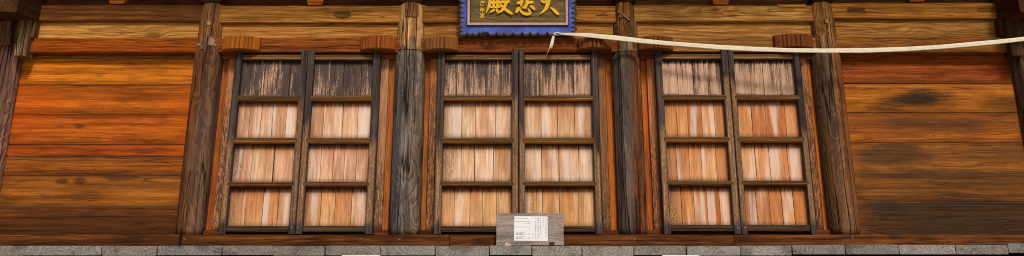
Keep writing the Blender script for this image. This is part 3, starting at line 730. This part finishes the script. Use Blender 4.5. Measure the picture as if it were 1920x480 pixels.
mb = PB(); mb.prism(oo, -.036, -.004); fr = mb.done('plaque_frame', M['blue'])
def ring(o, i_, yf, yb, name, mat, par):
    mb = PB(); n = len(o)
    for k in range(n):
        a, b = o[k], o[(k+1) % n]; c, d = i_[(k+1) % n], i_[k]
        mb.prism([a, b, c, d], yf, yb)
    return mb.done(name, mat, parent=par)
oo2 = outline(-1.2); oi2 = outline(2.6); ring(oo2, oi2, -.044, -.0362, 'scalloped_rim', M['rim'], fr)
ring(outline(2.65), outline(3.5), -.041, -.0363, 'gilt_line', M['rimgold'], fr)
mb = PB(); rectring(mb, 870.5, 1071, -50, 48.5, 1.4, -.050, -.037); mb.done('dark_fillet', M['rim'])
mb = PB(); rectring(mb, 872.2, 1069.3, -48.3, 46.8, 4.6, -.056, -.037); mb.done('pink_border', M['pink'])
mb = PB(); a = L(877, 42); b = L(1064.5, -43.5)
mb.beam(a[0], b[0], -.046, -.037, a[1], b[1], 'x', lin((126, 110, 76)), ch=.001, pith=(.1, .03)); mb.done('name_field', M['field'])
mb = PB(); rectring(mb, 877, 1064.5, -43.5, 42, 1.5, -.050, -.0465); mb.done('shadow_fillet', M['rim'])
# brushed characters
def catmull(pts, m_=8):
    P_ = [pts[0]]+pts+[pts[-1]]; out = []
    for i in range(1, len(P_)-2):
        for k in range(m_):
            t = k/m_
            out.append(tuple(.5*((2*P_[i][j])+(-P_[i-1][j]+P_[i+1][j])*t+(2*P_[i-1][j]-5*P_[i][j]+4*P_[i+1][j]-P_[i+2][j])*t*t+(-P_[i-1][j]+3*P_[i][j]-3*P_[i+1][j]+P_[i+2][j])*t**3) for j in range(3)))
    out.append(tuple(pts[-1])); return out
def glyph(strokes):
    mb = PB()
    for n_, s_ in enumerate(strokes):
        c = catmull([tuple(map(float, p)) for p in s_]); le = []; ri = []
        for i, p in enumerate(c):
            q = c[min(i+1, len(c)-1)]; r_ = c[max(i-1, 0)]
            dx, dy = q[0]-r_[0], q[1]-r_[1]; l_ = math.hypot(dx, dy) or 1
            nx, ny = -dy/l_, dx/l_; w = p[2]/2
            le.append((p[0]+nx*w, p[1]+ny*w)); ri.append((p[0]-nx*w, p[1]-ny*w))
        def capf(p, q, w):     # rounded end
            dx, dy = p[0]-q[0], p[1]-q[1]; l_ = math.hypot(dx, dy) or 1
            ang = math.atan2(dy, dx)
            return [(p[0]+w/2*math.cos(ang+t), p[1]+w/2*math.sin(ang+t)) for t in (-1.1, -.5, 0, .5, 1.1)]
        end = capf(c[-1], c[-2], c[-1][2]); st_ = capf(c[0], c[1], c[0][2])
        loop = le+end[::-1]+ri[::-1]+st_[::-1]
        loop = [L(*p) for p in loop]
        area = sum(loop[k][0]*loop[(k+1) % len(loop)][1]-loop[(k+1) % len(loop)][0]*loop[k][1] for k in range(len(loop)))
        if area < 0: loop = loop[::-1]
        # quads strip front + sides
        yf = -.062-.0004*n_; yb = -.0465
        base = len(mb.v); nL = len(c)
        for y in (yf, yb):
            for p in le: mb.v.append((L(*p)[0], y, L(*p)[1]))
            for p in ri: mb.v.append((L(*p)[0], y, L(*p)[1]))
        def q4(idx): mb.face(idx, [(0, 0, 0)]*len(idx), [(1, 1, 1)]*len(idx), [0]*len(idx), [(0, 0)]*len(idx))
        for i in range(nL-1):
            q4([base+i, base+nL+i, base+nL+i+1, base+i+1])
            q4([base+i, base+i+1, base+2*nL+i+1, base+2*nL+i]); q4([base+nL+i+1, base+nL+i, base+3*nL+i, base+3*nL+i+1])
        for cc, pc, w in ((c[0], c[1], c[0][2]), (c[-1], c[-2], c[-1][2])):
            n8 = 12; pts = [L(cc[0]+w/2*math.cos(2*math.pi*k/n8), cc[1]-w/2*math.sin(2*math.pi*k/n8)) for k in range(n8)]
            mb.prism(pts, yf-.0002, yb)
    return mb
G3 = [  # left character
 [(917, -34, 5), (950, -35, 5)], [(949, -34, 5), (948, -22, 5)], [(918, -23, 4), (948, -23, 4)],
 [(917, -34, 5), (917, -8, 5), (915, 8, 6), (908.6, 23.6, 1)],
 [(919, -8, 4.5), (935, -9, 4.5)], [(923.5, -18, 4), (923.5, 11, 5)], [(931.5, -18, 4), (931, 11, 5)], [(917, 3, 5), (936, 2.5, 5)], [(918, 12, 4), (935, 11, 5)],
 [(924, 17, 4.5), (916.5, 22, 2)], [(923, 18, 5), (920, 20.5, 4)], [(929.5, 16, 4), (930.6, 19, 6)],
 [(938, -18, 4), (951, -19, 4), (952, -6, 4)], [(938, -18, 4), (936, -5, 4)],
 [(934, 2, 5), (953, 1, 5)], [(949, 2, 6), (945, 11, 6), (939, 19, 5), (930, 24.6, 1)], [(937, 7, 5), (945, 15, 5.5), (953, 21, 6), (959.5, 25, 4)],
]
G2 = [
 [(979, -34, 4), (979, 0, 5), (977, 9, 3)], [(989, -36, 4), (989, 2, 6), (986, 9.5, 6)],
 [(968, -24, 4.5), (979, -25, 4.5)], [(969, -12, 4.5), (979, -12, 4.5)], [(971.5, 3.5, 6), (979, 2, 6)],
 [(990, -25, 4.5), (1001, -26, 4.5)], [(990, -12, 4.5), (1000, -12, 4.5)], [(990, 3, 5), (999.5, 2, 5.5)],
 [(971.5, 13, 3), (970, 18, 6.5), (968, 22, 4)],
 [(974.5, 12, 2), (977, 20, 4.5), (985, 25.2, 5.5), (993, 25, 6), (995, 22, 5), (991, 15, 2)],
 [(981, 12.5, 4), (986, 13, 4.5)], [(995.5, 9.5, 3), (1001, 13, 6), (1003.5, 16.5, 4)],
]
G1 = [
 [(1008, -9, 5), (1030, -12, 6), (1052, -13, 4)], [(1018.5, 0, 5), (1024, 2, 5), (1030, -6, 4)],
 [(1031, -36, 7), (1031.5, -8, 8), (1030, 4, 8), (1025, 16, 6.5), (1013.5, 26, 1)],
 [(1036.6, 13.2, 3), (1043, 19, 6), (1050, 25.5, 5)],
]
for gdef, lab in ((G3, 'left gold character'), (G2, 'middle gold character'), (G1, 'right gold character')):
    glyph(gdef).done('gold_character', M['gold'], lab)
def text_mesh(name, body, size, mat, parent, mtx, extr=.001, bold=0.0, align='CENTER', label=None):
    cu = bpy.data.curves.new(name, 'FONT'); cu.body = body; cu.size = size; cu.extrude = extr; cu.offset = bold
    cu.align_x = align; cu.resolution_u = 2
    tmp = bpy.data.objects.new('tmp', cu); COL.objects.link(tmp)
    bpy.context.view_layer.update()
    me = bpy.data.meshes.new_from_object(tmp.evaluated_get(bpy.context.evaluated_depsgraph_get()))
    bpy.data.objects.remove(tmp); bpy.data.curves.remove(cu)
    me.materials.clear(); me.materials.append(mat); me.name = name
    o = bpy.data.objects.new(name, me); COL.objects.link(o); o.parent = parent; o.matrix_local = mtx
    if label: o['label'] = label
    return o
stand = Matrix.Rotation(R(90), 4, 'X')
for (ch, py, sz) in (('吉', -7, 9), ('満', 8.5, 10), ('年', 21, 10), ('宮', 32, 9)):
    lx, lz = L(901, py)
    text_mesh('inscription', ch, sz*S*1.05, M['gold'], plaque, Matrix.Translation((lx, -.0485, lz)) @ stand, .0015, .0010)
for (ch, py) in (('印', 9), ('圖', 23)):
    lx, lz = L(889, py)
    text_mesh('seal_mark', ch, 9.5*S, M['seal'], plaque, Matrix.Translation((lx, -.0475, lz)) @ stand, .0008, .0006)
# iron hooks that carry it (bottom one shows as a dark clasp in the rim)
mb = PB(); a = L(903, 68.5); 
mb.prism([L(899, 62), L(901, 68), L(903.5, 70), L(906, 68), L(911, 60), L(907, 62), L(904, 59), L(902, 62)], -.052, -.036); mb.done('rim_clasp', M['iron'])

# ------------------------------------------------------------------ strap
def ribbon(mb, path, thick=.004, mi=0):
    """path: (x,y,z,halfwidth) flat band facing the front, a soft fold along its middle"""
    n = len(path); base = len(mb.v); K = 7
    for i, (x, y, z, h) in enumerate(path):
        j = min(i+1, n-1); k = max(i-1, 0)
        dx, dz = path[j][0]-path[k][0], path[j][2]-path[k][2]; l_ = math.hypot(dx, dz) or 1
        nx, nz = -dz/l_, dx/l_
        for q in range(K):
            t = -1+2*q/(K-1)
            bul = (0, -.005, .002, -.005, .001, -.003, .002)[q]
            mb.v.append((x+nx*h*t, y+bul, z+nz*h*t))
        for q in range(K-1, -1, -1):
            t = -1+2*q/(K-1)
            mb.v.append((x+nx*h*t*.98, y+thick+.004, z+nz*h*t*.98))
    M2 = 2*K
    def q4(idx): mb.face(idx, [(0, 0, 0)]*len(idx), [(1, 1, 1)]*len(idx), [0]*len(idx), [(0, 0)]*len(idx), mi, True)
    for i in range(n-1):
        for k in range(M2):
            a = base+i*M2+k; b = base+i*M2+(k+1) % M2
            q4([b, a, a+M2, b+M2])
    q4([base+k for k in range(M2)]); q4([base+(n-1)*M2+k for k in range(M2-1, -1, -1)])
def tube(mb, pts, r, n=8):
    base = len(mb.v)
    for i, p in enumerate(pts):
        p = Vector(p); t = (Vector(pts[min(i+1, len(pts)-1)])-Vector(pts[max(i-1, 0)])).normalized()
        a = t.cross(Vector((0, 1, .2))).normalized(); b = t.cross(a)
        for k in range(n):
            v = p+(a*math.cos(2*math.pi*k/n)+b*math.sin(2*math.pi*k/n))*r; mb.v.append(tuple(v))
    def q4(idx): mb.face(idx, [(0, 0, 0)]*len(idx), [(1, 1, 1)]*len(idx), [0]*len(idx), [(0, 0)]*len(idx), 0, True)
    for i in range(len(pts)-1):
        for k in range(n):
            a = base+i*n+k; b = base+i*n+(k+1) % n; q4([a, b, b+n, a+n])
    q4([base+k for k in range(n)][::-1]); q4([base+(len(pts)-1)*n+k for k in range(n)])
YB0, YB1 = -.26, -.62
cps = [(1047, 62.8, 1.5), (1060, 63.6, 2), (1080, 64.6, 3.2), (1105, 66.2, 4.2), (1150, 70.5, 4.4), (1200, 76.3, 4.2), (1250, 81, 4.1), (1300, 84.8, 4.1), (1350, 88.6, 4.1), (1410, 91.8, 4.1),
       (1480, 94.2, 4), (1550, 95.0, 4), (1620, 94.6, 4), (1690, 92.3, 4), (1750, 89, 3.9), (1810, 84, 3.9), (1870, 78.5, 3.8), (1920, 73, 3.8), (1990, 64, 3.8), (2080, 51, 3.8)]
path = []
for i in range(len(cps)-1):
    for k in range(5):
        t = k/5; a, b = cps[i], cps[i+1]; px, py, h = [a[j]+(b[j]-a[j])*t for j in range(3)]
        Yb = YB0+(YB1-YB0)*(px-1047)/1033
        x, z = PX(px, py, Yb); path.append((x, Yb, z, h*S*(1.08+.05*math.sin(i*1.7+k*.4))))
band = thing('cloth_strap', 'cream cloth strap sagging from the plaque across the right half of the front', 'strap', (path[0][0], path[0][1], path[0][2]))
mb = MB(); ribbon(mb, path); mb.obj('band', M['strap'], band)
mb = MB()
tl = [(1041.5, 63, 1.2), (1038, 68, 2.2), (1036, 76, 3), (1034, 84, 3.3), (1032, 90, 3.1)]
tp = []
for (px, py, h) in tl:
    x, z = PX(px, py, -.25); tp.append((x, -.25, z, h*S))
ribbon(mb, tp, .006); mb.obj('tail', M['strap'], band)
mb = MB(); kx, kz = PX(1042, 63.5, -.25)
loop = [(kx+.024*math.cos(t)+.006, -.255-.012*math.sin(2*t), kz+.011*math.sin(t)) for t in [2*math.pi*k/14 for k in range(15)]]
tube(mb, loop, .0055); tube(mb, [(kx-.01, -.262, kz-.005), (kx+.01, -.27, kz+.008), (kx+.035, -.262, kz+.004)], .007)
tube(mb, [(kx-.012, -.262, kz+.0), (kx-.008, -.20, kz+.02), (kx+.01, -.175, kz+.03)], .005)
mb.obj('knot', M['strap'], band)
mb = MB(); a = PX(1031.5, 88, -.25); b = PX(1029, 95, -.245); c = PX(1024.5, 102, -.24)
tube(mb, [(a[0], -.25, a[1]), (b[0], -.245, b[1]), (c[0], -.24, c[1])], .004); mb.obj('string_end', M['string'], band)

# ------------------------------------------------------------------ notice board on the veranda
YN = -.36
bx0, bz1 = PX(931, 400, YN); bx1, _ = PX(1056, 400, YN)
zb = ZF+.004; tilt = R(-3)
nb = thing('notice_board', 'weathered grey board with a white printed notice, standing before the middle doors', 'notice board', ((bx0+bx1)/2, YN, zb), rot=(tilt, 0, 0))
hw = (bx1-bx0)/2; hh = bz1-zb
# board as its own mesh
class LB(MB):
    def done(s, name, mat, par, label=None):
        o = s.obj(name, mat); o.parent = par
        if label: o['label'] = label
        return o
mb = LB(); mb.beam(-hw, hw, -.014, .014, 0, hh, 'x', lin((156, 144, 138)), ch=.004, pith=(.05, .12)); mb.done('board', M['board'], nb)
sN = (bx1-bx0)/125
def LN(px, py): return ((px-993.5)*sN, hh-(py-400)*sN*.995)
mb = LB(); a = LN(964.5, 405.3); b = LN(1026.5, 405.8); c = LN(1026.3, 450.2); d = LN(963.8, 449.5)
mb.prism([d, c, b, a], -.0165, -.0142); sheet = mb.done('paper_sheet', M['paper'], nb)
def tx(body, px, py, size, align='LEFT', bold=.0):
    lx, lz = LN(px, py)
    return text_mesh('printed_text', body, size*sN, M['ink'], sheet, Matrix.Translation((lx, -.0168, lz)) @ stand, .0001, bold*sN, align)
for body, px, py, sz in (('This is not an entrance.', 966.5, 410, 2.5), ('Please use the 5m entrance', 966.5, 415.8, 2.5), ('to the left.', 983, 419, 2.5), ('When you arrive praying', 966.5, 425.6, 2.5),
                         ('Hours 9:00-17:00', 968.5, 435.4, 2.1), ('Admission ¥300', 968.5, 442.6, 2.1)):
    tx(body, px, py, sz)
tx('拝観時間案内　９：００', 966.5, 438.6, 2.5, bold=.03); tx('御朱印受付所　９：００', 966.5, 446, 2.5, bold=.03)
def vert(chars, px, py, sz, step):
    for k, ch in enumerate(chars):
        if ch != ' ': tx(ch, px, py+k*step, sz, 'CENTER', .03)
vert('こちらから本堂内へは', 1023.4, 410.2, 2.6, 3.65)
vert('入れません。', 1019, 410.2, 2.6, 3.65)
vert('内陣をご参拝の方は', 1013.4, 410.2, 2.8, 3.6)
vert('御朱印をお受けの方は左', 1008.7, 410.2, 2.8, 3.45)
vert('は 奥の玄関よりお入り', 1004, 410.2, 2.6, 3.55)
vert('ください', 999.3, 434.5, 2.5, 3.5)
# feet: peeled pale lump and a dark peg
mb = LB(); lx, lz = LN(952.5, 458)
mb.prism([(lx-.028, -.012), (lx-.008, -.018), (lx+.004, -.004), (lx+.022, -.006), (lx+.026, .012), (lx+.006, .020), (lx-.018, .024), (lx-.030, .012)], -.03, -.0145)
mb.done('peeled_splinter', M['puttylump'], nb)
mb = LB(); lx, lz = LN(1034, 457); mb.beam(lx-.022, lx+.022, -.026, -.0145, .001, .030, 'x', lin((70, 54, 48)), ch=.003); mb.done('foot_peg', M['board'], nb)

# ------------------------------------------------------------------ white boards under the plank ends
for (a, b, lab) in ((641, 713, 'white board below the plank ends, left of the notice board'), (1242, 1311, 'white board below the plank ends, right of the notice board')):
    Yw = YV-.03; x0_, x1_ = XX(a, 479, Y=Yw), XX(b, 479, Y=Yw); zt_ = ZZ(478.4, Yw)
    t = thing('white_board', lab, 'board', ((x0_+x1_)/2, Yw, .9))
    mb = MB(); mb.beam(x0_, x1_, Yw, Yw+.018, .9, zt_, 'z', (1, 1, 1), ch=.002, jit=0); mb.obj('board', M['white'], t)
    t['group'] = 'white boards below the veranda edge'
    for sx in (x0_+.03, x1_-.06):
        mb = MB(); mb.beam(sx, sx+.03, Yw+.018, Yw+.045, .0, zt_-.05, 'z', (1, 1, 1), ch=.002, jit=0); mb.obj('leg', M['white'], t)

# ------------------------------------------------------------------ ground
mb = MB(); mb.v = [(-150, -150, 0), (150, -150, 0), (150, 150, 0), (-150, 150, 0)]
mb.face([0, 1, 2, 3], [(0, 0, 0)]*4, [(1, 1, 1)]*4, [0]*4, [(0, 0)]*4)
g = mb.obj('ground', M['gravel']); g['kind'] = 'structure'; g['label'] = 'pale gravel ground of the temple yard'
for i, x in enumerate(XS):
    box('base_stone', x-.16, x+.16, YV+.14, YV+.46, .0, .06, 'x', (1, 1, 1), M['stone'], veranda, ch=.01)

# ------------------------------------------------------------------ light, sky, camera
SUN_EL, SUN_AZ = 42, 12        # sun behind the camera, a little to the right
w = bpy.data.worlds.new('World'); sc.world = w; w.use_nodes = True
nt = w.node_tree; bg = nt.nodes['Background']; sky = nt.nodes.new('ShaderNodeTexSky'); sky.sky_type = 'NISHITA'
sky.sun_disc = False; sky.sun_elevation = R(SUN_EL); sky.sun_rotation = R(180-SUN_AZ); sky.dust_density = 5; sky.ozone_density = .6; sky.air_density = 1
nt.links.new(sky.outputs[0], bg.inputs[0]); bg.inputs[1].default_value = .062
sd = bpy.data.lights.new('sun', 'SUN'); sd.energy = 2.25; sd.angle = R(9); sd.color = (1, .97, .92)
so = bpy.data.objects.new('sun', sd); COL.objects.link(so)
d = Vector((math.sin(R(SUN_AZ))*math.cos(R(SUN_EL)), -math.cos(R(SUN_AZ))*math.cos(R(SUN_EL)), math.sin(R(SUN_EL))))
so.rotation_euler = d.to_track_quat('Z', 'Y').to_euler(); so.location = d*30
cam = bpy.data.cameras.new('camera'); co = bpy.data.objects.new('camera', cam); COL.objects.link(co)
cam.sensor_width = 36; cam.sensor_fit = 'HORIZONTAL'; cam.lens = F/1920*36; cam.shift_y = (PP-240)/1920
cam.clip_end = 500
co.location = (0, -D, ZC); co.rotation_euler = (R(90)+TH, 0, 0)
sc.camera = co
sc.cycles.filter_width = 1.0
sc.view_settings.view_transform = 'Standard'; sc.view_settings.look = 'None'; sc.view_settings.exposure = .05; sc.view_settings.gamma = 1
sc.view_settings.use_curve_mapping = False
